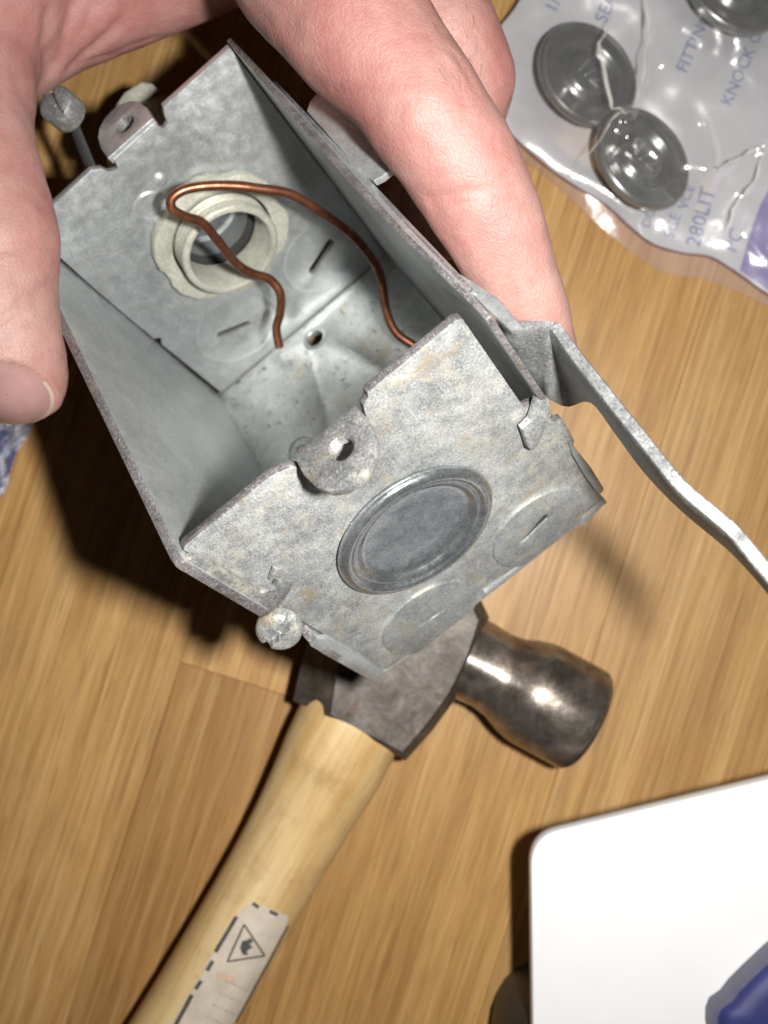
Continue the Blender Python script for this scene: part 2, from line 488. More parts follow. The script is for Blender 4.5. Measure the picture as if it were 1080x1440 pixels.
# ------------------------------------------------------------------ table of oak strips
g_ang = math.atan2(-0.303, 0.953)          # strips lean to the upper right in the picture
ca, sa = math.cos(-0.308), math.sin(-0.308)
def strip_frame(x, y):                      # photo pixel on the table -> (across, along) mm
    p = px(x, y, H); wx, wy = p[0], -p[1]
    return wx * ca + wy * sa, -wx * sa + wy * ca
a0, l0 = strip_frame(254, 931)
table = mk('table_top', [(x, y, z) for x in (-420, 420) for y in (-420, 420) for z in (-32, -22)],
           [(0, 1, 3, 2), (4, 6, 7, 5), (0, 4, 5, 1), (2, 3, 7, 6), (0, 2, 6, 4), (1, 5, 7, 3)], M['wood'])
table['kind'] = 'structure'
table['label'] = 'honey brown oak strip table top'
PW = 47.0
tints = [(1.04, 1.03, 1.02), (0.96, 0.97, 0.98), (1.12, 1.12, 1.14), (0.86, 0.83, 0.82), (1.02, 1.0, 0.98), (0.98, 0.95, 0.92), (1.06, 1.04, 1.0), (0.94, 0.94, 0.95)]
def plank_mesh(w, l):
    g = 0.05
    b = 0.08
    pr = [(-w / 2 + g, -b), (-w / 2 + g + b, 0), (w / 2 - g - b, 0), (w / 2 - g, -b)]
    v, f = [], []
    ys = [(-l / 2 + g, -b), (-l / 2 + g + b, 0), (l / 2 - g - b, 0), (l / 2 - g, -b)]
    xs = [-w / 2 + g, -w / 2 + g + b, w / 2 - g - b, w / 2 - g]
    for j in range(4):
        for i in range(4):
            e = i in (0, 3) or j in (0, 3)
            v.append((xs[i], ys[j][0], -b if e else 0.0))
    for j in range(3):
        for i in range(3): f.append((j * 4 + i, j * 4 + i + 1, j * 4 + i + 5, j * 4 + i + 4))
    ring = [0, 1, 2, 3, 7, 11, 15, 14, 13, 12, 8, 4]
    n = len(v)
    for k in ring: v.append((v[k][0], v[k][1], -22))
    for k in range(12): f.append((ring[k], n + k, n + (k + 1) % 12, ring[(k + 1) % 12]))
    f.append(tuple(n + k for k in range(12)))
    return v, f
ti = 0
for c in range(-5, 6):
    left = a0 + c * PW
    if left < -330 or left > 330: continue
    # end joints along the strip
    cuts = [-400, l0 + (0 if c == 0 else {1: 165, -1: -190, 2: -170, -2: 120, 3: 175, -3: -60}.get(c, 90 * ((c * 37) % 5 - 2))), 400]
    for k in range(2):
        y0, y1 = cuts[k], cuts[k + 1]
        v, f = plank_mesh(PW, y1 - y0)
        p = mk('plank', v, f, M['wood'], table, 30)
        cx, cy = left + PW / 2, (y0 + y1) / 2
        p.location = ((cx * ca - cy * sa) * MM, (cx * sa + cy * ca) * MM, 0)
        p.rotation_euler = (0, 0, -0.308)
        t = {(0, 0): (0.86, 0.81, 0.76), (0, 1): (1.13, 1.12, 1.14), (-1, 0): (1.10, 1.10, 1.10), (-1, 1): (1.12, 1.11, 1.12),
             (1, 0): (0.98, 0.95, 0.90), (2, 0): (1.04, 1.01, 0.98), (1, 1): (1.0, 0.98, 0.95)}.get((c, k), tints[ti % 8])
        p.color = (*t, 1); ti += 1

# ------------------------------------------------------------------ hammer
HZ = 241.0
ham = empty('claw_hammer', px(560, 960, H))
hb = px(560, 960, H)
tag(ham, 'claw hammer with pale wooden handle and rusty steel head lying on the table', 'hammer')
# cheek block: frustum with wide chamfer on its shaded side
lowp = [(412, 985), (492, 1030), (570, 1070), (606, 1030), (640, 984), (668, 930), (688, 868), (660, 810), (560, 740), (500, 770), (455, 850), (428, 918)]
topp = [(462, 1008), (505, 1030), (566, 1062), (600, 1022), (632, 978), (658, 926), (676, 872), (650, 818), (565, 755), (520, 785), (492, 855), (474, 930)]
rings = []
rings.append([px(x, y, 253) for x, y in [(p[0] * .9 + 550 * .1, p[1] * .9 + 900 * .1) for p in lowp]])
rings.append([px(x, y, 249) for x, y in lowp])
rings.append([px(x, y, 239) for x, y in lowp])
rings.append([px(x * .93 + l[0] * .07, y * .93 + l[1] * .07, 231.5) for (x, y), l in zip(topp, lowp)])
rings.append([px(x * .97 + 565 * .03, y * .97 + 900 * .03, 230.6) for x, y in topp])
v, f = [], []
n = 12
for r in rings: v += r
for j in range(len(rings) - 1):
    for i in range(n):
        k = (i + 1) % n
        f.append((j * n + i, j * n + k, (j + 1) * n + k, (j + 1) * n + i))
f.append(tuple(range(n))[::-1]); f.append(tuple((len(rings) - 1) * n + i for i in range(n)))
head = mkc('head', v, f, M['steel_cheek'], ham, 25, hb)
# neck and poll, faceted neck that turns round
ax0, ax1 = px(600, 893, HZ), px(829, 1017, HZ)
ax = ax1 - ax0; Lx = np.linalg.norm(ax); ax /= Lx
prof = [(0.0, 9.4, 0.8), (0.18, 9.6, .7), (0.30, 9.7, .5), (0.40, 9.3, .35), (0.48, 9.8, .25), (0.56, 11.2, .12), (0.63, 12.0, .05), (0.68, 12.2, 0), (0.94, 12.2, 0), (0.965, 12.0, 0), (0.985, 11.4, 0), (1.0, 10.4, 0)]
fr = frame(ax0, ax, (0, 0, 1))
v, f = [], []
n = 40
for t, r, sq in prof:
    for i in range(n):
        a = 2 * math.pi * i / n + math.pi / 8
        o8 = math.cos(math.pi / 8) / math.cos(((a) % (math.pi / 4)) - math.pi / 8)
        rr = r * ((1 - sq) + sq * o8)
        v.append(fr((rr * math.cos(a), rr * math.sin(a), t * Lx)))
for j in range(len(prof) - 1):
    for i in range(n):
        k = (i + 1) % n; f.append((j * n + i, j * n + k, (j + 1) * n + k, (j + 1) * n + i))
f.append(tuple((len(prof) - 1) * n + i for i in range(n))); f.append(tuple(range(n))[::-1])
mkc('poll', v, f, M['steel'], ham, 28, hb)
for s in (-1, 1):       # two claw tines under the box
    c0, c1, c2 = px(560, 860, 243), px(478, 790 + s * 16, 245), px(400, 735 + s * 22, 250)
    P = catmull([c0, c1, c2], 6)
    v, f = tube(P, [8 - 5.2 * i / (len(P) - 1) for i in range(len(P))], 10, True, [0.8 - 0.3 * i / (len(P) - 1) for i in range(len(P))])
    mkc('claw', v, f, M['steel'], ham, 40, hb)
# handle: oval sections along a gentle curve
hp = [(520, 962, 152, 12.0), (490, 1022, 152, 12.0), (474, 1056, 151, 12.2), (466, 1072, 150, 12.2), (458, 1088, 146, 11.0), (446, 1110, 141, 10.6), (425, 1150, 134, 10.4), (390, 1214, 128, 10.2), (340, 1300, 127, 10.2), (280, 1402, 128, 10.4), (200, 1535, 134, 11), (60, 1765, 145, 12), (-80, 2000, 150, 12), (-90, 2018, 120, 10)]
hd = np.array([-0.505, 0.863, 0]); hw = np.array([0.863, 0.505, 0])
v, f = [], []
n = 40
for i, (x, y, w, hgt) in enumerate(hp):
    zc = 242.6 + (0.6 if i > 5 else 0)
    c = px(x, y, zc); hx = w / 2 * zc / FPX
    for k in range(n):
        a = 2 * math.pi * k / n
        cs, sn = math.cos(a), math.sin(a)
        e = 0.86
        u = math.copysign(abs(cs) ** e, cs) * hx; q = math.copysign(abs(sn) ** e, sn) * hgt
        v.append(c + hw * u + np.array([0, 0, q]))
for j in range(len(hp) - 1):
    for k in range(n):
        m = (k + 1) % n; f.append((j * n + k, j * n + m, (j + 1) * n + m, (j + 1) * n + k))
f.append(tuple(range(n))[::-1]); f.append(tuple((len(hp) - 1) * n + k for k in range(n)))
# local frame with z along the handle, for the grain
hc = px(487, 1026, 242.6)
Mh = Matrix(((0.863, 0, -0.505), (-0.505, 0, -0.863), (0, 1, 0))).to_4x4()
Mh.translation = cw(hc)
Mhi = Mh.inverted()
handle = mk('handle', [Mhi @ cw(p) for p in v], f, M['hickory'], ham, 40, 1.0)
sub = handle.modifiers.new('round', 'SUBSURF'); sub.levels = 1; sub.render_levels = 2
handle.matrix_local = Matrix.Translation(-cw(hb)) @ Mh
hv, hf = v, f
hbvh = bvh_of(hv, hf)
def handle_patch(name, v2, f2, mat, parent, off, maxlen=12, t=0.0):
    V, F = subdivided([(p[0], p[1], 0) for p in v2], f2, maxlen)
    P = [drop(hbvh, p[0], p[1], off, 233)[0] for p in V]
    return mkc(name, P, F, mat, parent, 60, hb)
lab = [(346, 1274), (357, 1268), (404, 1287), (403, 1296), (366, 1366), (310, 1470), (262, 1560), (170, 1560), (252, 1425), (300, 1340), (318, 1306), (330, 1292)]
label = handle_patch('paper_label', lab, [tuple(range(len(lab)))], M['paper'], ham, 0.35)
def on_label(name, pts, mat, off=0.5):
    handle_patch(name, pts, [tuple(range(len(pts)))], mat, label, off, 10)
def bar(p, q, w):
    p, q = np.array(p, float), np.array(q, float); d = (q - p) / np.linalg.norm(q - p); nn = np.array([-d[1], d[0]]) * w / 2
    return [tuple(p + nn), tuple(q + nn), tuple(q - nn), tuple(p - nn)]
for (p, q, w) in [((334, 1288), (304, 1338), 5.5), ((300, 1350), (292, 1364), 5), ((284, 1378), (276, 1390), 5), ((271, 1398), (236, 1462), 5.5),
                  ((356, 1269), (364, 1275), 5), ((379, 1280), (390, 1285), 5), ((404, 1300), (330, 1436), 2)]:
    on_label('printed_border', bar(p, q, w), M['ink'])
tri = [(344, 1299), (320, 1351), (371, 1342)]
for i in range(3): on_label('warning_triangle', bar(tri[i], tri[(i + 1) % 3], 2.6), M['ink'])
on_label('warning_figure', [(341, 1322), (349, 1320), (352, 1328), (356, 1330), (347, 1336), (349, 1342), (341, 1341), (338, 1331)], M['ink'], 0.5)
on_label('warning_figure', [(352, 1317), (356, 1322), (352, 1326), (348, 1321)], M['ink'], 0.5)
on_label('printed_patch', [(307, 1366), (331, 1372), (327, 1383), (304, 1374)], M['ink_red'])
for k in range(7):      # fine print running across the label
    a = np.array((318 - k * 9.5, 1378 + k * 16.5)); d = np.array((30, 13.5))
    s0 = 0
    while s0 < 1:
        s1 = min(1, s0 + random.uniform(0.08, 0.2))
        on_label('fine_print', bar(a + d * s0, a + d * s1, 3.0), M['ink_faint'])
        s0 = s1 + 0.06

# ------------------------------------------------------------------ steel switch box held in the hand
W, L, D, T = 51.0, 85.4, 63.3, 1.5
C3 = np.diag([1, -1, -1.0])
Rw = C3 @ BR
Mb = Matrix(Rw.tolist()).to_4x4(); Mb.translation = cw(BT)
box = empty('switch_box', matrix=Mb)
tag(box, 'open galvanised steel switch box held in the hand above the hammer', 'electrical box')

def bpart(name, v, f, mat, parent=None, smooth=35, cut=None):
    o = mk(name, v, f, mat, parent or box, smooth)
    if cut is not None:      # the sawn rim of a sheet lying across axis 'cut'
        o.data.materials.append(M['cut'])
        for p in o.data.polygons:
            if abs(p.normal[cut]) < 0.5: p.material_index = 1
    return o

def xz(v, y): return [(p[0], y + p[2], p[1]) for p in v]     # sheet drawn in (x, z)
def yz(v, x): return [(x + p[2], p[0], p[1]) for p in v]     # sheet drawn in (y, z)
def xy(v, z): return [(p[0], p[1], z + p[2]) for p in v]

SC = px_on_box(582, 742, 1, 0)      # centre of the seal
# near end plate
out = [(0.4, -0.1), (1.2, 0.5), (16.6, 0.3), (18.2, -0.3), (19.6, -1.0), (20.4, -2.8), (31.6, -2.8), (32.0, -1.6), (32.4, -0.6), (33.6, 0.0), (34.0, 1.0), (49.2, 0.9), (50.0, 0.2),
       (49.8, -24.5), (51.8, -25.5), (52.3, -33.0), (53.6, -33.6), (53.3, -41), (51.6, -44), (51.4, -60), (51.2, -62.6), (37, -63.6), (24.8, -61.2), (24.2, -64.3), (8, -63.9), (1.5, -63.0), (0.6, -62.0)]
p1 = px_on_box(741, 760, 1, 0); p2 = px_on_box(758, 725, 1, 0)
sl1 = [tuple(px_on_box(x, y, 1, 0)[[0, 2]]) for x, y in [(729, 762), (745, 743), (763, 722), (770, 720), (768, 727), (752, 742), (736, 758)]]
sl2 = [tuple(px_on_box(x, y, 1, 0)[[0, 2]]) for x, y in [(795, 634), (799, 627), (806, 632), (842, 689), (838, 692), (815, 665)]]
v, f = sheet(out, [circle(SC[0], SC[2], 11.0)], T, 0.22)
near = bpart('end_plate', xz(v, T / 2), f, M['galv_old'], cut=1)
near['label'] = 'weathered near end plate with ochre stains'
# pressed pry-out discs on the lower half
for (cx, cy, r, tilt, hole) in [(757, 742, 9.4, 0.5, sl1), (604, 868, 9.6, 1.2, None)]:
    c = px_on_box(cx, cy, 1, 0)
    poly = []
    for i in range(48):
        a = 2 * math.pi * i / 48
        poly.append((c[0] + r * math.cos(a), max(c[2] + r * math.sin(a), -63.2 - (0.9 if hole is None else -0.2))))
    v, f = sheet(poly, [hole] if hole else [], 0.9, 0.14 if hole else 0.25)
    v = [(p[0], p[2] - 0.05 - 0.02 * tilt * max(0, (c[2] - p[1])) , p[1]) for p in v]
    po = bpart('pry_out', v, f, M['pry'], near)
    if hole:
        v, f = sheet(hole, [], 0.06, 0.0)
        bpart('slit_shade', [(p[0], -0.08 + p[2], p[1]) for p in v], f, M['dark'], po)  # thin dark sheet that paints the shade inside the slot
# raised pressing line on the left pry-out
a_, b_ = px_on_box(572, 893, 1, -0.4), px_on_box(652, 840, 1, -0.4)
v, f = tube([a_ + np.array([0, 0.35, 0]), (a_ + b_) / 2 + np.array([0, 0.15, 0]), b_ + np.array([0, 0.3, 0])], [0.3, 0.45, 0.25], 8)
bpart('ridge', v, f, M['galv_old'], near)
# bent tongue on the right edge
tg = [(801, 622), (812, 634), (829, 655), (846, 683), (838, 690), (822, 668), (806, 640)]
v, f = sheet([tuple(px_on_box(x, y, 1, -0.8)[[0, 2]]) for x, y in tg], [], 1.0, 0.2)
v = [(p[0], p[2] - 0.2 - 0.05 * max(0, -p[1] - 38), p[1]) for p in v]
bpart('tongue', v, f, M['galv'], near)
tg = [(833, 706), (846, 700), (845, 712), (822, 735), (815, 740)]
v, f = sheet([tuple(px_on_box(x, y, 1, 0.8)[[0, 2]]) for x, y in tg], [], 0.8, 0.15)
bpart('tongue', xz(v, 0.9), f, M['galv'], near)
# far end plate
NC = px_on_box(304, 322, 1, L)
def fpx(x, y): return tuple(px_on_box(x, y, 1, L - T)[[0, 2]])
out = [(1.0, 0), (17.0, 0.2), (18.6, -1.0), (19.0, -2.4), (20.6, -3.4), (21.2, -1.6), (31.2, -1.6), (31.8, -3.4), (33.0, -3.0), (33.6, -1.2), (34.4, 0), (50.2, 0), (50.3, -63), (1.0, -63), (0.6, -41), (1.8, -39.6), (0.4, -38.4), (0.4, -20)]
q1, q2 = fpx(303, 474), fpx(355, 453)
s1 = slot((q1[0] + q2[0]) / 2, (q1[1] + q2[1]) / 2, 8.0, 1.5, math.atan2(q2[1] - q1[1], q2[0] - q1[0]))
q1, q2 = fpx(437, 385), fpx(468, 337)
s2 = slot((q1[0] + q2[0]) / 2, (q1[1] + q2[1]) / 2, 9.0, 1.9, math.atan2(q2[1] - q1[1], q2[0] - q1[0]))
v, f = sheet(out, [circle(NC[0], NC[2], 11.5), s1, s2], T, 0.2)
far = bpart('end_plate', xz(v, L - T / 2), f, M['galv'])
for (cx, cy) in [(330, 462), (452, 362)]:
    c = fpx(cx, cy)
    ringv, ringf = lathe([(8.4, 0), (8.9, 0.07), (9.2, 0.07), (9.7, 0)], 48, False)
    ringv = [(c[0] + p[0], L - T - p[2], max(-62.9, c[1] + p[1])) for p in ringv]
    bpart('pry_out', ringv, ringf, M['galv'], far)
c = fpx(225, 252)
v, f = lathe([(1.7, 0), (1.4, 0.4), (0.7, 0.75), (0.01, 0.85)], 20, False)
bpart('rivet', [(c[0] + p[0], L - T - p[2], c[1] + p[1]) for p in v], f, M['galv'], far)
c = fpx(212, 292)
v, f = lathe([(2.2, 0), (2.5, 0.35), (3.2, 0.35), (3.6, 0)], 28, False)
bpart('pressed_ring', [(c[0] + p[0], L - T - p[2], c[1] + p[1]) for p in v], f, M['galv'], far)
# side walls
# left wall: drawn in (y, z), reaches past the near plate beside the flanges
outl = [(-2.0, 0.2), (-0.5, 1.0), (40, 0.9), (L, 0.6), (L, -D), (0, -D), (-2.0, -61), (-2.4, -40), (-1.2, -36.5), (0.6, -35), (0.8, -24), (-1.4, -22.8), (-2.2, -21)]
v, f = sheet(outl, [], 1.7, 0.25)
wl = bpart('side_wall', yz(v, -0.7), f, M['galv'], cut=0)
fl = [(-1.4, 0.4), (1.0, -0.6), (1.6, -4), (1.8, -17), (3.6, -18.5), (4.8, -17.6), (6.2, -19.8), (4.6, -21.4), (2.0, -22.6), (-1.4, -22.6)]
v, f = sheet(fl, [], 1.4, 0.25)
bpart('folded_lip', xz(v, -1.05), f, M['edge'], wl)
# small punched tab on the lip
v, f = sheet([(4.2, -16.4), (6.0, -15.0), (7.0, -16.2), (5.4, -17.6)], [], 1.0, 0.2)
bpart('punched_tab', xz(v, -0.9), f, M['galv_old'], wl)
fl = [(-1.5, -36.8), (0.2, -36.2), (1.4, -38), (1.8, -50), (1.2, -61.5), (-1.4, -61.8)]
v, f = sheet(fl, [], 1.2, 0.25)
bpart('folded_lip', xz(v, -1.7), f, M['galv'], wl)
# right wall
outr = [(-2.2, -0.4), (-1.0, 0.3), (10, 0.4), (20, 0.3), (35, 0.4), (60, 0.3), (L + 0.4, 0.2), (L + 0.4, -D), (60, -D), (35, -D), (20, -D), (10, -D), (1.8, -D), (1.8, -26), (-1.2, -25), (-2.2, -22)]
def lean(y): return 1.7 * max(0.0, 1 - (y + 2) / 34.0) ** 1.2      # the wall is sprung open at the near end
v, f = sheet(outr, [], 0.95, 0.15)
v = [p for p in v]
wr = bpart('side_wall', [(W - 0.05 + lean(p[0]) + p[2], p[0], p[1]) for p in v], f, M['galv'], cut=0)
lp = [(754, 558), (770, 560), (773, 580), (766, 592), (757, 612), (752, 622), (746, 629), (739, 626), (735, 612), (731, 601), (744, 588)]
v, f = sheet([tuple(px_on_box(x, y, 1, -1.3)[[0, 2]]) for x, y in lp], [], 1.4, 0.35)
v = [(p[0], -1.0 + p[2] - 0.10 * max(0, -22 - p[1]) * 0.6, p[1]) for p in v]
bpart('folded_lip', v, f, M['galv_old'], wr)
# back wall
hh = px_on_box(443, 476, 2, -D)
v, f = sheet([(0, 0.2), (W + 1, 0.2), (W + 1, L - 0.6), (0, L - 0.6)], [circle(hh[0], hh[1], 2.0, 20), circle(40, 12, 2, 16)], T, 0.1)
bk = bpart('back_wall', xy(v, -D - T / 2), f, M['galv_floor'])
for (cx, cy, r) in [(425, 632, 3.2), (425, 632, 1.3)]:
    c = px_on_box(cx, cy, 2, -D)
    v, f = lathe([(r - 0.35, 0), (r - 0.12, 0.14), (r + 0.12, 0.14), (r + 0.35, 0)], 28, False)
    bpart('stamped_ring', [(c[0] + p[0], c[1] + p[1], -D + p[2]) for p in v], f, M['galv'], bk)
v, f = lathe([(2.0, 0.0), (2.25, 0.22), (2.7, 0.2), (3.0, 0.0)], 24, False)
bpart('hole_rim', [(hh[0] + p[0], hh[1] + p[1], -D + p[2]) for p in v], f, M['galv'], bk)
# mounting tabs with threaded holes
def tab(ybase, sgn, par, mat, zt):
    w0, w1, ln = 20.6, 31.6, 11.0
    o = [(w0, 0), (w1, 0), (w1 + 0.2, 4.0)]
    for i in range(9):
        a = math.radians(0 + 180 * i / 8)
        o.append(((w0 + w1) / 2 + (w1 - w0) / 2 * math.cos(a), 5.0 + (ln - 5.0) * math.sin(a)))
    o.append((w0 - 0.2, 4.0))
    hc_ = ((w0 + w1) / 2 + 0.6, 4.6)
    v, f = sheet(o, [circle(hc_[0], hc_[1], 1.95, 28)], 1.7, 0.3)
    v = [(p[0], ybase + sgn * p[1], zt + p[2] + 0.06 * max(0, p[1] - 1.0) * (1 if sgn < 0 else 0)) for p in v]
    t = bpart('mounting_tab', v, f, mat, par)
    for k in range(4):      # thread
        v, f = lathe([(1.98, -0.28), (1.72, 0), (1.98, 0.28)], 24, False)
        bpart('thread', [(hc_[0] + p[0], ybase + sgn * (hc_[1] + p[1]), zt + 0.55 - 0.48 * k + p[2] + (0.2 if sgn < 0 else 0)) for p in v], f, M['edge'], t)
    return t
tab(0.9, -1, near, M['edge'], -1.1)
tab(L - 0.9, 1, far, M['galv'], -1.4)
# snapped-in knockout seal
prof = [(12.9, -0.05), (13.0, 0.35), (13.6, 0.4), (13.9, 0.8), (13.8, 1.3), (13.4, 1.8), (12.8, 2.1), (12.2, 2.1), (11.7, 1.8), (11.45, 1.5), (11.2, 1.45), (10.9, 1.5), (10.6, 1.4), (10.2, 0.9), (9.7, 0.55), (9.0, 0.45), (6, 0.38), (0.02, 0.35)]
v, f = lathe(prof, 96, False)
seal = bpart('knockout_seal', [(SC[0] + p[0], -p[2] - 0.05, SC[2] + p[1]) for p in v], f, M['seal'], None, 60)
seal['label'] = 'round smooth zinc knockout seal snapped into the end plate'
# screws
def screw(name, origin, axis, ref, r, hgt, slot_ang, mat, parent, shank=6.0, flat=0.55):
    fr = frame(origin, axis, ref)
    n = 40
    prof = [(r * 0.98, 0), (r, 0.3), (r, hgt * 0.55), (r * 0.93, hgt * 0.8), (r * 0.72, hgt * 0.96), (r * 0.4, hgt * 1.02)]
    # slotted dome built as a height grid over the disc
    v, f = [], []
    N = 33
    idx = {}
    ca_, sa_ = math.cos(slot_ang), math.sin(slot_ang)
    rr = np.linspace(0, 1, 13) ** 0.8
    for j, q in enumerate(rr):
        for i in range(48):
            a = 2 * math.pi * i / 48
            x, y = q * r * math.cos(a), q * r * math.sin(a)
            h = hgt * (flat + (1.02 - flat) * math.sqrt(max(0, 1 - q ** 2.6)))
            d = abs(-x * sa_ + y * ca_)
            if d < 0.62: h -= 1.1 * min(1, (0.62 - d) / 0.15)
            v.append(fr((x, y, h)))
    for j in range(12):
        for i in range(48):
            k = (i + 1) % 48; f.append((j * 48 + i, j * 48 + k, (j + 1) * 48 + k, (j + 1) * 48 + i))
    b = len(v)
    for (q, h) in ((1.0, 0.12), (0.9, 0.0), (0.45, 0.0), (0.45, -shank)):
        for i in range(48):
            a = 2 * math.pi * i / 48; v.append(fr((q * r * math.cos(a), q * r * math.sin(a), h)))
    for j in range(4):
        s0 = b + (j - 1) * 48 if j else 12 * 48
        for i in range(48):
            k = (i + 1) % 48; f.append((s0 + i, s0 + k, b + j * 48 + k, b + j * 48 + i))
    return bpart(name, v, f, mat, parent, 40)
sc1 = px_on_box(394, 884, 1, -1.6)
screw('gang_screw', sc1 + np.array([0, 0.9, -0.5]), (-0.25, -0.85, 0.5), (1, 0, 0), 3.7, 2.6, 0.25, M['galv_old'], None)
so = BR.T @ (px(98, 162, 205) - BT)
screw('gang_screw', so, BR.T @ np.array([-0.34, -0.16, -0.92]), BR.T @ np.array([1, 0, 0]), 3.6, 5.0, math.radians(-63), M['edge'], None, 1.5, 0.86)
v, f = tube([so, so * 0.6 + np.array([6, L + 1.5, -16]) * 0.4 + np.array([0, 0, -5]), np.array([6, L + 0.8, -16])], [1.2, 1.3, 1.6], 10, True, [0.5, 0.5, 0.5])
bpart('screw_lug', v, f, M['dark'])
# cable connector in the far plate: locknut, threaded throat, body outside
def ring_y(prof, n=64):
    v, f = lathe(prof, n, False)
    return [(NC[0] + p[0], L - T - p[2], NC[2] + p[1]) for p in v], f
v, f = ring_y([(8.5, -1.5), (8.5, 6.6), (8.8, 7.0), (9.7, 7.0), (10.1, 6.6), (10.1, 6.0), (9.6, 5.7), (10.1, 5.2), (10.1, 4.8), (9.6, 4.5), (10.1, 4.1), (9.6, 3.7), (10.1, 3.2), (9.6, 2.8), (10.1, 2.4), (10.1, -3), (12.6, -3), (12.6, -34)])
con = bpart('cable_connector', v, f, M['zinc'], None, 50)
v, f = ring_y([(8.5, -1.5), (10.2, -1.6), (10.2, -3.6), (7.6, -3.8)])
bpart('groove', v, f, M['dark'], con)  # gap between the rings, its shade put into the colour
v, f = ring_y([(7.6, -3.8), (7.6, -9.0), (8.2, -9.3), (8.2, -10.4), (7.4, -10.6), (7.4, -34)])
bpart('throat', v, f, M['galv'], con)
con['label'] = 'pale zinc cable connector screwed through the far end plate'
lug = []
for i in range(6):          # six blunt lugs
    for da, r in ((-25, 13.5), (-20, 14.1), (-8, 14.5), (8, 14.5), (20, 14.2), (25, 13.6)):
        a = math.radians(i * 60 + 22 + da)
        lug.append((NC[0] + r * math.cos(a), NC[2] + r * math.sin(a)))
v, f = sheet(lug, [circle(NC[0], NC[2], 10.6, 48)], 2.4, 0.35)
bpart('locknut', xz(v, L - T - 1.35), f, M['zinc'], con)
# the grey cable stop seen inside the throat
v, f = sheet([(-8.2, -1.5), (-2, -1.2), (1.4, 1.6), (2.4, 8), (-8.2, 8)], [], 1.0, 0.2)
bpart('cable_stop', [(NC[0] + p[0] * .93, L + 6.5 + p[2] + 0.25 * p[0], NC[2] + p[1] * 0.93) for p in v], f, M['galv'], con)
v, f = sheet(circle(0, 0, 12.3, 40), [], 1.2, 0.3)
bpart('cap', [(NC[0] + p[0], L + 31 + p[2], NC[2] + p[1]) for p in v], f, M['dark'], con)  # closes the throat; the dark of the hole is painted on it

v, f = sheet([(p[0] , p[1]) for p in [(160, 156), (176, 132), (200, 117), (214, 119), (222, 126), (200, 150), (180, 170)]], [], 8, 1)
bpart('clamp', [BR.T @ (px(p[0], p[1], 226) + np.array([0, 0, p[2] * 0.15]) - BT) for p in v], f, M['zinc'], con)

# bracket on the right wall
bkt_o = [(4, -1.2), (20, -0.3), (30, -0.4), (44, -0.7), (58, -0.5), (70, -1.6), (76, -6), (76, -30), (60, -30), (44, -30), (30, -30), (20, -30), (4, -30)]
v, f = sheet(bkt_o, [], 0.95, 0.15)
brk = bpart('mounting_bracket', [(W + 0.97 + lean(p[0]) + p[2], p[0], p[1]) for p in v], f, M['galv'], cut=0)
brk['label'] = 'bent steel strap bracket fixed outside the right wall'
ear = [(434, 160), (438, 146), (446, 137), (462, 128), (500, 100), (600, 210), (562, 232), (552, 242), (540, 252), (528, 258), (515, 250)]
v, f = sheet([tuple(px_on_box(x, y, 2, -2)[[0, 1]]) for x, y in ear], [], 1.4, 0.3)
bpart('plaster_ear', xy(v, -2), f, M['galv'], brk)
ear = [(600, 352), (640, 384), (652, 390), (700, 420), (742, 468), (720, 468), (690, 440)]
v, f = sheet([tuple(px_on_box(x, y, 2, -2.5)[[0, 1]]) for x, y in ear], [], 1.4, 0.3)
bpart('plaster_ear', xy(v, -2.5), f, M['galv'], brk)
ti_ = [(704, 452, 143.6), (722, 462, 144), (748, 460, 144.2), (768, 462, 144), (776, 468, 143.6), (800, 502, 141.5), (850, 566, 137.5), (900, 628, 134), (950, 690, 131), (1006, 738, 128.5), (1026, 756, 128), (1062, 800, 126), (1102, 846, 124)]
bo_ = [(722, 500, 157), (742, 528, 160), (760, 550, 161), (780, 566, 161), (800, 572, 168), (830, 566, 153), (862, 606, 149.5), (905, 664, 147.5), (955, 716, 143), (1010, 762, 141), (1030, 780, 137.5), (1060, 812, 133), (1100, 860, 131)]
IN = [np.array(BR.T @ (px(*a) - BT)) for a in ti_]; BO = [np.array(BR.T @ (px(*a) - BT)) for a in bo_]
IN = catmull(IN, 4); BO = catmull(BO, 4)
v, f = [], []
m = len(IN)
for i, (a, b) in enumerate(zip(IN, BO)):
    k = i / 4.0
    wq = min(1, max(0, (k - 2.2) / 2.0)); wq = wq * wq * (3 - 2 * wq)
    off = np.array([0, 1.7, 0]) * (1 - wq) + np.array([1.75, 0.2, 0]) * wq
    rowv = []
    jit = np.array([0, 0, 0.12 * math.sin(i * 1.7) + 0.1 * math.sin(i * 0.63)])
    for t in (0.02, 0.0, ):
        pass
    A = a + jit
    rowv = [A * 0.97 + b * 0.03, A + off * 0.12, A + off * 0.9, (A + off) * 0.97 + (b + off) * 0.03, b + off, b, a * 0.4 + b * 0.6 + off * 0.02]
    v += rowv
q = 7
for i in range(m - 1):
    for j in range(q):
        k = (j + 1) % q
        f.append((i * q + j, i * q + k, (i + 1) * q + k, (i + 1) * q + j))
f.append(tuple(range(q))); f.append(tuple((m - 1) * q + j for j in range(q)))
M['arm'] = mat_galv('worn_steel_strap', (0.11, 0.114, 0.116), (0.34, 0.346, 0.346), 0.3, 0.5, 0.5, 0.4, 0.12)
bpart('strap_arm', v, f, M['arm'], brk, 40)

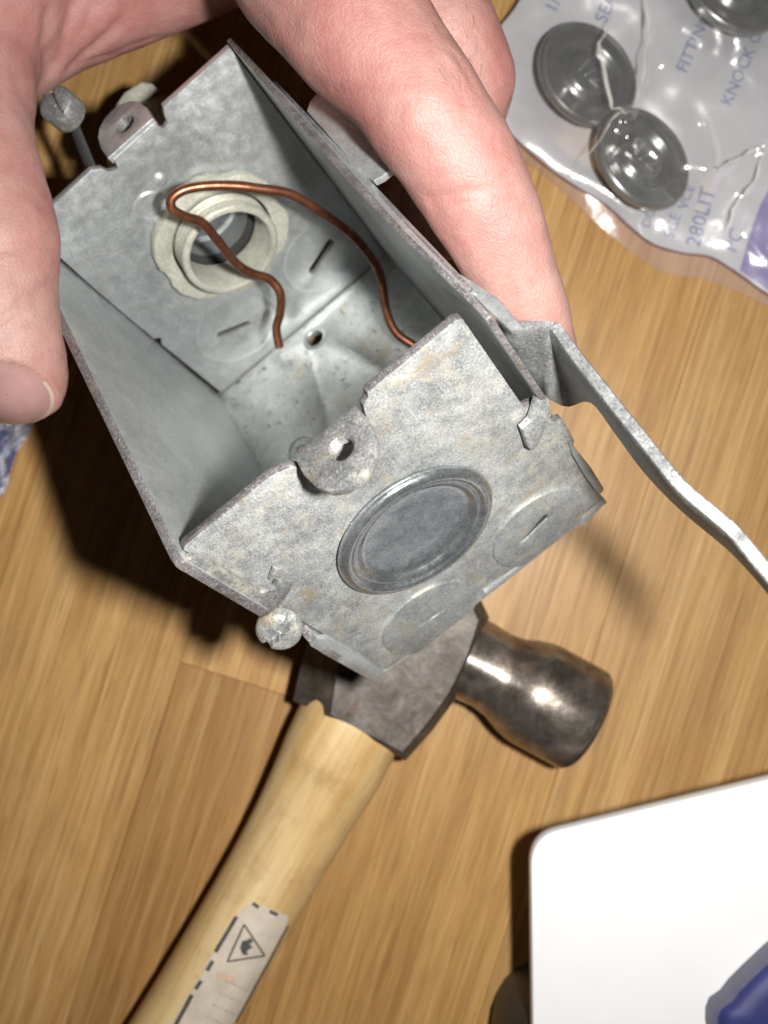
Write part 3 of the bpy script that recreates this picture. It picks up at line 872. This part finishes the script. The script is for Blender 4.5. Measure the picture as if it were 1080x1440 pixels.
# copper wire
wp = [(640, 540, 218), (618, 508, 221), (586, 488, 222), (556, 466, 221), (543, 432, 219), (536, 390, 216), (512, 350, 211), (480, 318, 206), (440, 290, 200), (400, 271, 196), (350, 263, 193), (300, 260, 191), (262, 266, 190), (241, 279, 190), (241, 294, 191), (258, 304, 193), (286, 314, 196), (306, 338, 200), (328, 366, 205), (354, 384, 210), (380, 394, 213), (394, 412, 215), (393, 440, 218), (389, 462, 220), (394, 489, 222)]
P = catmull([px(*p) for p in wp], 6)
P = [p + np.array([mnoise.noise(Vector(p) * 0.12) * 0.35, mnoise.noise(Vector(p) * 0.12 + Vector((9, 0, 0))) * 0.35, 0]) for p in P]
v, f = tube(P, [0.91 + 0.05 * mnoise.noise(Vector(p) * 0.35) for p in P], 14)
wire = mkc('copper_wire', v, f, M['copper'], None, 60, P[0])
tag(wire, 'bare copper wire bent in a loop inside the steel box', 'wire')

# ------------------------------------------------------------------ hand
def hull_pieces(chain, out):
    for (a, ra), (b, rb) in zip(chain[:-1], chain[1:]):
        out.append((a, ra, b, rb))
segs = []
def ch(*pts, clear=False):   # (x, y, z, r mm)
    out = []
    for x, y, z, r in pts:
        p = px(x, y, z)
        if clear:            # keep the finger outside the right wall of the box
            q = BR.T @ (p - BT)
            q[0] = max(q[0], 54.0 + r * 0.97)
            p = b2c(q)
        out.append((p, r))
    hull_pieces(out, segs)
# index finger
ch((764, 500, 172, 5.8), (748, 448, 168, 6.3), (724, 392, 165, 6.8), (697, 326, 162, 7.9), (673, 278, 160, 8.3), (645, 225, 158, 8.8), (598, 158, 156, 9.2), (562, 108, 156, 9.3), (500, 34, 158, 11.2), (440, -50, 162, 13), (380, -170, 170, 15))
# middle, ring and little fingers curl round behind
ch((560, 372, 206, 6.5), (592, 318, 204, 7.0), (630, 235, 197, 7.6), (655, 110, 180, 8.6), (628, 48, 176, 8.8), (560, -60, 177, 10.5), (470, -190, 182, 13), clear=True)
ch((520, 300, 226, 6.4), (560, 240, 222, 7), (610, 120, 206, 8), (590, 20, 198, 8.6), (530, -90, 197, 10), (450, -220, 198, 12.5), clear=True)
ch((490, 240, 238, 5.5), (530, 160, 232, 6), (560, 60, 220, 7), (540, -50, 214, 8), (440, -230, 212, 11), clear=True)
# thumb
ch((24, 528, 180, 8.5), (12, 488, 178, 9.4), (-8, 420, 177, 10.3), (-8, 340, 177, 10.6), (-36, 250, 178, 11.4), (-62, 170, 180, 12.6), (-66, 60, 184, 14.5), (-10, -80, 188, 18), (100, -240, 192, 22))
# web and palm
ch((-40, 60, 190, 13), (60, 14, 196, 12.2), (150, -24, 198, 12.2), (260, -64, 196, 11.8), (370, -140, 186, 14))
ch((0, -60, 192, 17), (150, -130, 196, 18), (300, -190, 194, 18), (400, -260, 194, 18))
ch((60, -200, 194, 20), (230, -300, 200, 22), (380, -330, 204, 20))
ch((100, -340, 200, 24), (260, -420, 206, 25))
ch((180, -420, 204, 26), (160, -640, 212, 27), (130, -900, 222, 31), (110, -1200, 232, 36))
tm = bpy.data.meshes.new('tmp')
allv, allf = [], []
sph = []
for j in range(1, 12):
    for i in range(20):
        th = math.pi * j / 12; a = 2 * math.pi * i / 20
        sph.append(np.array([math.sin(th) * math.cos(a), math.sin(th) * math.sin(a), math.cos(th)]))
sph += [np.array([0, 0, 1.0]), np.array([0, 0, -1.0])]
for a, ra, b, rb in segs:
    bm = bmesh.new()
    vs = [bm.verts.new(Vector(c + s_ * r)) for c, r in ((a, ra), (b, rb)) for s_ in sph]
    bmesh.ops.convex_hull(bm, input=vs)
    bmesh.ops.delete(bm, geom=[x for x in bm.verts if not x.link_faces], context='VERTS')
    bm.verts.index_update()
    k = len(allv)
    allv += [tuple(x.co) for x in bm.verts]; allf += [tuple(k + x.index for x in q.verts) for q in bm.faces]
    bm.free()
tm.from_pydata(allv, [], allf)
to = bpy.data.objects.new('tmp', tm); COL.objects.link(to)
rm = to.modifiers.new('r', 'REMESH'); rm.mode = 'VOXEL'; rm.voxel_size = 0.75
sm = to.modifiers.new('s', 'SMOOTH'); sm.factor = 0.5; sm.iterations = 14
dg = bpy.context.evaluated_depsgraph_get()
hm = bpy.data.meshes.new_from_object(to.evaluated_get(dg))
bpy.data.objects.remove(to)
nv = len(hm.vertices)
co = np.empty(nv * 3); hm.vertices.foreach_get('co', co); co = co.reshape(-1, 3)
no = np.empty(nv * 3); hm.vertex_normals.foreach_get('vector', no); no = no.reshape(-1, 3)
hfaces = [tuple(p.vertices) for p in hm.polygons]
bv = bvh_of(co, hfaces)
# make sure normals point out
ctr = px(560, 112, 156)
near_i = np.argmin(((co - ctr) ** 2).sum(1))
if (co[near_i] - ctr) @ no[near_i] < 0: no = -no
pxy = np.stack([540 + FPX * co[:, 0] / co[:, 2], 720 + FPX * co[:, 1] / co[:, 2]], 1)
facing = (no * -co).sum(1) > 0
disp = np.zeros(nv)
def crease(pts, depth, w):
    P = [drop(bv, x, y, 0.0)[0] for x, y in pts]
    best = np.full(nv, 1e9)
    for a, b in zip(P[:-1], P[1:]):
        ab = b - a; t = np.clip(((co - a) @ ab) / (ab @ ab + 1e-9), 0, 1)
        d = np.linalg.norm(co - (a + t[:, None] * ab), axis=1); best = np.minimum(best, d)
    global disp
    disp = disp - depth * np.exp(-(best / w) ** 2)
crease([(468, 128), (478, 122)], 0.3, 0.7)
crease([(604, 282), (622, 278), (650, 271), (690, 268), (730, 270)], 0.42, 0.7)
crease([(610, 293), (640, 286), (672, 284)], 0.28, 0.6)
crease([(500, 176), (530, 160), (566, 152)], 0.25, 0.8)
crease([(2, 350), (40, 345), (70, 340)], 0.35, 0.8)
crease([(2, 452), (30, 430), (62, 408), (80, 398)], 0.5, 0.9)
crease([(4, 470), (36, 450)], 0.3, 0.8)
crease([(30, 420), (72, 396)], 0.3, 0.7)
crease([(100, 96), (128, 72), (152, 50), (174, 26), (186, 0)], 0.7, 1.2)
crease([(72, 100), (62, 60), (70, 20)], 0.7, 1.6)
crease([(80, 90), (90, 50), (100, 10)], 0.35, 0.9)
crease([(112, 92), (160, 76), (215, 52)], 0.3, 0.8)
crease([(120, 40), (130, 8)], 0.3, 0.7)
for (x0, y0, x1, y1) in [(648, 60, 690, 122), (632, 70, 672, 130), (660, 50, 702, 116), (620, 84, 650, 140)]:
    crease([(x0, y0), ((x0 + x1) / 2 + 4, (y0 + y1) / 2), (x1, y1)], 0.22, 0.6)
# nail bed pressed in
nx, ny, na, nb_, nang = 10.0, 553.0, 68.0, 44.0, math.radians(14)
def nail_uv(x, y):
    dx, dy = x - nx, y - ny
    u = (dx * math.cos(nang) + dy * math.sin(nang)) / na; w = (-dx * math.sin(nang) + dy * math.cos(nang)) / nb_
    return u, w
un, wn = nail_uv(pxy[:, 0], pxy[:, 1])
rn = np.sqrt(un ** 2 + wn ** 2)
fr_mask = facing & (rn < 1.25)
disp += np.where(fr_mask, -0.55 / (1 + np.exp((rn - 0.97) * 22)) + 0.3 * np.exp(-((rn - 1.08) / 0.09) ** 2), 0)
# soft lumps
for i in range(nv):
    p = Vector(co[i])
    disp[i] += 0.28 * mnoise.noise(p * 0.12) + 0.12 * mnoise.noise(p * 0.35)
co2 = co + no * disp[:, None]
hbase = px(140, -700, H)
hand = mkc('hand', co2, hfaces, M['skin'], None, 0, hbase)
hand.data.shade_smooth()
tag(hand, 'bare hand gripping the steel box between thumb and fingers', 'hand')
bv2 = bvh_of(co2, hfaces)
def nail_patch(name, r0, r1, a0_, a1_, nr, na_, off, mat, par):
    v, f = [], []
    for j in range(nr + 1):
        for i in range(na_ + 1):
            r = r0 + (r1 - r0) * j / nr; a = a0_ + (a1_ - a0_) * i / na_
            lx, ly = r * na * math.cos(a), r * nb_ * math.sin(a)
            x = nx + lx * math.cos(nang) - ly * math.sin(nang); y = ny + lx * math.sin(nang) + ly * math.cos(nang)
            o = off * (1.0 - 0.75 * r ** 3)
            q, nn = drop(bv2, x, min(y, 601), o, 182)
            v.append(q)
    for j in range(nr):
        for i in range(na_):
            b = j * (na_ + 1) + i
            f.append((b, b + 1, b + na_ + 2, b + na_ + 1))
    return mkc(name, v, f, mat, par, 80, hbase)
nail = nail_patch('thumb_nail', 0.02, 0.93, 0, 2 * math.pi, 10, 48, 0.55, M['nail'], hand)
nail_patch('nail_edge', 0.90, 0.985, math.radians(-45), math.radians(48), 3, 24, 0.62, M['nail_edge'], nail)
# sparse finger hair, one part
v, f = [], []
for i in range(14):
    x, y = random.uniform(585, 690), random.uniform(5, 120)
    if (x - 585) * 0.8 < (y - 20) * 0.45: pass
    q, nn = drop(bv2, x, y, 0.02)
    if nn is None: continue
    d = np.array([random.uniform(-.2, .5), random.uniform(.6, 1.1), -0.15]); d /= np.linalg.norm(d)
    l = random.uniform(2.0, 4.5)
    s_ = np.array([random.uniform(-.5, .5), 0, 0])
    P = [q, q + d * l * .4 + nn * .35, q + d * l * .75 + nn * .45 + s_ * .5, q + d * l + nn * .2 + s_]
    tv, tf = tube(P, [0.016, 0.015, 0.012, 0.005], 4)
    b = len(v); v += tv; f += [tuple(k + b for k in t) for t in tf]
hr = mkc('hair', v, f, M['hair'], hand, 0, hbase)
hr['kind'] = 'stuff'

# ------------------------------------------------------------------ bag of knockout seals
E1 = [(640, 110), (700, 172), (760, 226), (800, 256), (850, 287), (885, 318), (920, 344), (960, 356), (1000, 362), (1040, 386), (1080, 414), (1180, 480)]
E2 = [(628, 126), (690, 190), (764, 246), (800, 278), (850, 324), (890, 356), (925, 380), (960, 388), (995, 394), (1040, 412), (1080, 432), (1180, 500)]
TOP = [(770, -40), (790, -160), (830, -170), (870, -180), (920, -190), (960, -195), (1000, -200), (1050, -205), (1110, -210), (1170, -215), (1240, -220), (1340, -230)]
discs = [(829, 103, 246.0, (0.40, -0.18)), (906, 221, 246.5, (0.46, -0.26)), (1038, -22, 246.5, (0.25, -0.25))]
def dens(P, m): return catmull([np.array([*p, 0]) for p in P], m)
e1, e2, tp = dens(E1, 6), dens(E2, 6), dens(TOP, 6)
NU, NV = len(e1), 70
def bag_z(x, y, u, vv):
    n = mnoise.noise(Vector((x * 0.012, y * 0.012, 3))) * 1.4 + mnoise.noise(Vector((x * 0.03, y * 0.03, 9))) * 0.5
    z = 251.6 + n - 2.0 * min(1, vv * 4)
    for (dx, dy, dz, _) in discs:      # the seals weigh the sheet down
        k = math.exp(-(((x - dx) ** 2 + (y - dy) ** 2) / (2 * 62 ** 2)) ** 2)
        z = z * (1 - k) + 255.0 * k
    return z
bb = px(900, 200, H)
bag = empty('plastic_bag', bb)
tag(bag, 'clear plastic bag of round knockout seals with milky printed back', 'plastic bag')
v, f = [], []
for i in range(NU):
    for j in range(NV):
        t = (j / (NV - 1)) ** 1.2
        x, y = e1[i][0] * (1 - t) + tp[i][0] * t, e1[i][1] * (1 - t) + tp[i][1] * t
        v.append(px(x, y, bag_z(x, y, i / NU, t)))
for i in range(NU - 1):
    for j in range(NV - 1):
        f.append((i * NV + j, (i + 1) * NV + j, (i + 1) * NV + j + 1, i * NV + j + 1))
bagv, bagf = v, f
back = mkc('back_sheet', v, f, M['bag'], bag, 60, bb)
bagb = bvh_of(bagv, bagf)
# clear welded border and its dark seam
v, f = [], []
for i in range(NU):
    for j in range(5):
        t = j / 4
        x, y = e1[i][0] * (1 - t) + e2[i][0] * t, e1[i][1] * (1 - t) + e2[i][1] * t
        z0 = bag_z(e1[i][0], e1[i][1], 0, 0)
        v.append(px(x, y, z0 * (1 - t) + 254.6 * t - 0.8 * math.sin(i * 0.35) * t))
for i in range(NU - 1):
    for j in range(4): f.append((i * 5 + j, (i + 1) * 5 + j, (i + 1) * 5 + j + 1, i * 5 + j + 1))
mkc('clear_border', v, f, M['film_edge'], bag, 60, bb)
P = [px(p[0], p[1], bag_z(p[0], p[1], 0, 0) - 0.15) for p in e1]
v, f = tube(P, [0.22 + 0.12 * mnoise.noise(Vector((i * 0.3, 0, 0))) for i in range(len(P))], 8)
mkc('welded_seam', v, f, M['bag_seam'], bag, 60, bb)
def bag_patch(name, v2, f2, mat, off=0.25, maxlen=14):
    V, F = subdivided([(p[0], p[1], 0) for p in v2], f2, maxlen)
    P = [drop(bagb, p[0], p[1], off, 249)[0] for p in V]
    return mkc(name, P, F, mat, back, 60, bb)
vp = [(1040, 380), (1054, 330), (1068, 290), (1090, 250), (1170, 290), (1150, 440), (1080, 408)]
bag_patch('violet_panel', vp, [tuple(range(len(vp)))], M['bag_violet'])
def bag_text(body, cx, cy, size, ang=66.0):
    v, f = text_mesh(body, size)
    a = math.radians(ang)
    d = np.array([math.cos(a), -math.sin(a)]); nn = np.array([-math.sin(a), -math.cos(a)])
    bag_patch('printed_text', [tuple(np.array([cx, cy]) + d * p[0] + nn * p[1]) for p in v], f, M['bag_ink'], 0.3, 10)
bag_text('FITTING USE', 985, 40, 24)
bag_text('KNOCK OUT', 1050, 82, 24)
bag_text('VCE', 966, 278, 20, 72)
bag_text('SCE', 946, 318, 22, 72)
bag_text('280LIT', 986, 306, 30, 74)
bag_text('PC', 1032, 338, 28, 66)
bag_text('1/2', 780, 2, 26)
bag_text('SEALS', 858, 0, 26)
bag_text('DC', 912, 308, 18, 70)
# front film with creases
creases = [([(905, -40), (912, 40), (905, 110), (888, 158)], 1.6, 7), ([(888, 158), (868, 158), (840, 200), (806, 250)], 1.5, 7),
           ([(888, 158), (860, 150), (842, 60), (870, 20)], 0.9, 9), ([(992, 170), (1002, 205), (1006, 240), (985, 290)], 1.6, 8),
           ([(1006, 240), (1040, 222), (1078, 200)], 1.4, 8), ([(1076, 205), (1062, 255), (1034, 290), (1022, 330)], 1.3, 7), ([(1050, 335), (1082, 370)], 1.1, 7),
           ([(880, 165), (884, 190), (858, 230)], 1.0, 6), ([(700, 10), (716, 40), (735, 90)], 1.0, 10), ([(950, 30), (935, 90)], .8, 8)]
def film_z(x, y):
    z = 246.8 + 0.9 * mnoise.noise(Vector((x * 0.014, y * 0.014, 21))) + 0.5 * mnoise.noise(Vector((x * 0.05, y * 0.05, 4)))
    for (dx, dy, dz, _) in discs:
        z -= 7.0 * math.exp(-((x - dx) ** 2 + (y - dy) ** 2) / (2 * 75 ** 2))
    z -= 3.2 * math.exp(-((x - 1000) ** 2 + (y - 238) ** 2) / (2 * 22 ** 2))
    for pts, h, w in creases:
        b = 1e9
        for p, q in zip(pts[:-1], pts[1:]):
            ex, ey = q[0] - p[0], q[1] - p[1]
            t = min(1, max(0, ((x - p[0]) * ex + (y - p[1]) * ey) / (ex * ex + ey * ey)))
            b = min(b, math.hypot(x - p[0] - ex * t, y - p[1] - ey * t))
        if b < w * 1.6: z -= h * (0.5 + 0.5 * math.cos(math.pi * b / (w * 1.6)))
    return z
v, f = [], []
NF = 150
e1f = catmull([np.array([*p, 0]) for p in E1], 13); tpf = catmull([np.array([*p, 0]) for p in TOP], 13)
NU2 = len(e1f)
for i in range(NU2):
    for j in range(NF):
        t = j / (NF - 1)
        x, y = e1f[i][0] * (1 - t) + tpf[i][0] * t, e1f[i][1] * (1 - t) + tpf[i][1] * t
        z = film_z(x, y)
        k = min(1, t * 4.5); k = k * k * (3 - 2 * k); zb = bag_z(x, y, 0, 0) - 0.4
        v.append(px(x, y, zb * (1 - k) + z * k))
for i in range(NU2 - 1):
    for j in range(NF - 1): f.append((i * NF + j, (i + 1) * NF + j, (i + 1) * NF + j + 1, i * NF + j + 1))
mkc('front_film', v, f, M['film'], bag, 60, bb)
# folds where the film is doubled
M['fold'] = mat_film('doubled_film', (0.95, 0.93, 0.88), 0.42, 0.16, 0.2)
for pts, h, w in creases[:3] + creases[4:6]:
    P = catmull([px(x, y, film_z(x, y) - 0.25) for x, y in [(p[0] * (1 - t) + q[0] * t, p[1] * (1 - t) + q[1] * t) for p, q in zip(pts[:-1], pts[1:]) for t in (0, .25, .5, .75)] + [pts[-1]]], 2)
    P = [p + np.array([mnoise.noise(Vector((i * 0.5, h * 9, 0))) * 0.5, mnoise.noise(Vector((i * 0.5, 7, h * 9))) * 0.5, 0]) for i, p in enumerate(P)]
    n_ = len(P)
    v, f = tube(P, [max(0.04, (0.10 + 0.6 * abs(mnoise.noise(Vector((i * 0.23, h * 5, 2))))) * min(1, 4 * i / n_, 4 * (n_ - 1 - i) / n_)) for i in range(n_)], 8, True, [0.3] * n_)
    mkc('fold', v, f, M['fold'], bag, 60, bb)
# the seals inside
dprof = [(12.7, -1.6), (12.95, -0.8), (12.8, 0.0), (12.3, 0.5), (11.8, 0.35), (11.5, 0.0), (11.0, -0.1), (9.2, 0.3), (8.2, 0.3), (7.7, -0.2), (7.2, -1.1), (6.6, -1.5), (6.0, -1.2), (5.5, -0.5), (5.0, 0.1), (4.4, 0.35), (0.02, 0.4)]
labs = ['dark steel knockout seal in the bag, upper left, next to the finger', 'dark steel knockout seal in the bag, lower one with a clear 1/2 mark', 'dark steel knockout seal in the bag, cut off by the top edge of the picture']
for (dx, dy, dz, tl), lb in zip(discs, labs):
    c = px(dx, dy, dz)
    axis = np.array([tl[0], tl[1], -1.0])
    fr = frame(c, axis, (1, 0, 0))
    base = c
    o = empty('knockout_seal', base)
    tag(o, lb, 'knockout seal', 'knockout seals in the plastic bag')
    v, f = lathe(dprof, 80, False)
    mkc('cap', [fr(p) for p in v], f, M['gun'], o, 50, base)
    v, f = text_mesh('1/2', 5.6, 0.15)
    a = math.radians(-38)
    # letters lie on the raised middle; first axis of the frame is the picture's right, second its down or up
    u0, w0 = fr((1, 0, 0)) - fr((0, 0, 0)), fr((0, 1, 0)) - fr((0, 0, 0))
    sgn = -1 if w0[1] > 0 else 1
    pts = []
    for p in v:
        x, y = p[0] * math.cos(a) - p[1] * math.sin(a), p[0] * math.sin(a) + p[1] * math.cos(a)
        pts.append(fr((x, sgn * y, 0.45 + p[2])))
    mkc('stamped_mark', pts, f, M['gun_mark'], o, 40, base)

# ------------------------------------------------------------------ white panel on its black base, blue tool on it
PZ = 222.6
corner = []
A, Bv = np.array([0.012, 1.0]), np.array([0.970, -0.236])
Cn = np.array([745.5, 1177.0])
rr = 42.0
p_in, p_out = Cn + A * rr, Cn + Bv * rr
for i in range(11):
    t = i / 10
    corner.append(tuple((1 - t) ** 2 * p_in + 2 * t * (1 - t) * Cn + t * t * p_out))
far1 = Cn + Bv * 620; far3 = Cn + A * 620; far2 = far1 + A * 620
poly = [tuple(far3)] + corner + [tuple(far1), tuple(far2)]
v, f = sheet(poly, [], 28, 6)       # drawn in pixels at PZ, thickness follows
pb = px(900, 1400, H)
white = mkc('white_panel', [px(p[0], p[1], PZ) + np.array([0, 0, 2.0 - p[2] * 0.145]) for p in v], f, M['white'], None, 40, pb)
tag(white, 'white plastic panel with rounded corner raised above the table', 'panel')
bpoly = []
for i in range(40):
    a = 2 * math.pi * i / 40
    cx, cy = math.cos(a), math.sin(a)
    e = 0.5
    bpoly.append((900 + 205 * math.copysign(abs(cx) ** e, cx), 1530 + 150 * math.copysign(abs(cy) ** e, cy)))
v, f = [], []
for k, (z, s_) in enumerate([(227.2, 0.96), (229, 1.0), (250, 1.0), (255.8, 0.97)]):
    for x, y in bpoly:
        v.append(px(900 + (x - 900) * s_, 1530 + (y - 1530) * s_, 240) * np.array([1, 1, 0]) + np.array([0, 0, z]))
for k in range(3):
    for i in range(40):
        m = (i + 1) % 40; f.append((k * 40 + i, k * 40 + m, (k + 1) * 40 + m, (k + 1) * 40 + i))
f.append(tuple(range(40))); f.append(tuple(120 + i for i in range(40)))
base_o = mkc('black_base', v, f, M['black'], None, 40, px(900, 1530, H))
tag(base_o, 'black rounded plastic block under the white panel at the lower edge', 'block')
# blue tool
bp = [(997, 1440), (997, 1424), (1002, 1411), (1018, 1400), (1030, 1384), (1052, 1362), (1082, 1334), (1180, 1250), (1260, 1300), (1200, 1440), (1090, 1530), (1010, 1500)]
bt = px(1090, 1420, 222.5)
blue = empty('blue_tool', bt)
tag(blue, 'dark blue plastic tool end lying on the white panel', 'tool')
cxy = np.array([1110., 1410.])
v, f = [], []
n = len(bp)
lev = [(221.8, 0.985), (220.6, 1.0), (218.4, 1.0), (217.2, 0.985), (216.8, 0.96), (216.2, 0.93)]
for z, s_ in lev:
    for p in bp:
        q = cxy + (np.array(p) - cxy) * s_; v.append(px(q[0], q[1], 219) * np.array([1, 1, 0]) + np.array([0, 0, z]))
for k in range(len(lev) - 1):
    for i in range(n):
        m = (i + 1) % n; f.append((k * n + i, k * n + m, (k + 1) * n + m, (k + 1) * n + i))
f.append(tuple(range(n))); f.append(tuple((len(lev) - 1) * n + i for i in range(n)))
mkc('body', v, f, M['blue_edge'], blue, 50, bt)
v, f = [], []
lev = [(216.4, 0.94), (215.6, 0.91), (214.6, 0.82), (214.0, 0.6), (213.9, 0.3)]
for z, s_ in lev:
    for p in bp:
        q = cxy + (np.array(p) - cxy) * s_; v.append(px(q[0], q[1], 219) * np.array([1, 1, 0]) + np.array([0, 0, z]))
for k in range(len(lev) - 1):
    for i in range(n):
        m = (i + 1) % n; f.append((k * n + i, k * n + m, (k + 1) * n + m, (k + 1) * n + i))
f.append(tuple((len(lev) - 1) * n + i for i in range(n)))
mkc('grip', v, f, M['blue'], blue, 50, bt)

# ------------------------------------------------------------------ crumpled wrapper at the left edge
wb = px(-30, 640, H)
v, f = [], []
NX, NY = 40, 34
def wz(x, y):
    n = abs(mnoise.noise(Vector((x * 0.035 + y * 0.02, y * 0.016, 31)))) * 12 + abs(mnoise.noise(Vector((x * 0.11 + y * .06, y * 0.05, 5)))) * 3.5
    return 255.0 - n
for i in range(NX):
    for j in range(NY):
        t, s_ = i / (NX - 1), j / (NY - 1)
        xr = 44 - 46 * s_ ** 1.1 + 5 * math.sin(s_ * 9)
        x = -120 + (xr + 120) * t; y = 585 + 112 * s_ + 6 * math.sin(t * 7)
        v.append(px(x, y, wz(x, y)))
for i in range(NX - 1):
    for j in range(NY - 1): f.append((i * NY + j, (i + 1) * NY + j, (i + 1) * NY + j + 1, i * NY + j + 1))
wrap = mkc('crumpled_wrapper', v, f, M['wrap'], None, 25, wb)
tag(wrap, 'crumpled grey and blue plastic wrapper at the left edge by the thumb', 'wrapper')
wbv = bvh_of(v, f)
for (pts) in ([(-10, 604), (12, 606), (6, 640), (-8, 640)], [(14, 632), (26, 628), (14, 664), (4, 676)], [(-14, 660), (-2, 652), (4, 684), (-12, 690)]):
    V, F = subdivided([(*p, 0) for p in pts], [tuple(range(4))], 5)
    mkc('print', [drop(wbv, p[0], p[1], 0.2, 250)[0] for p in V], F, M['wrap_print'], wrap, 25, wb)
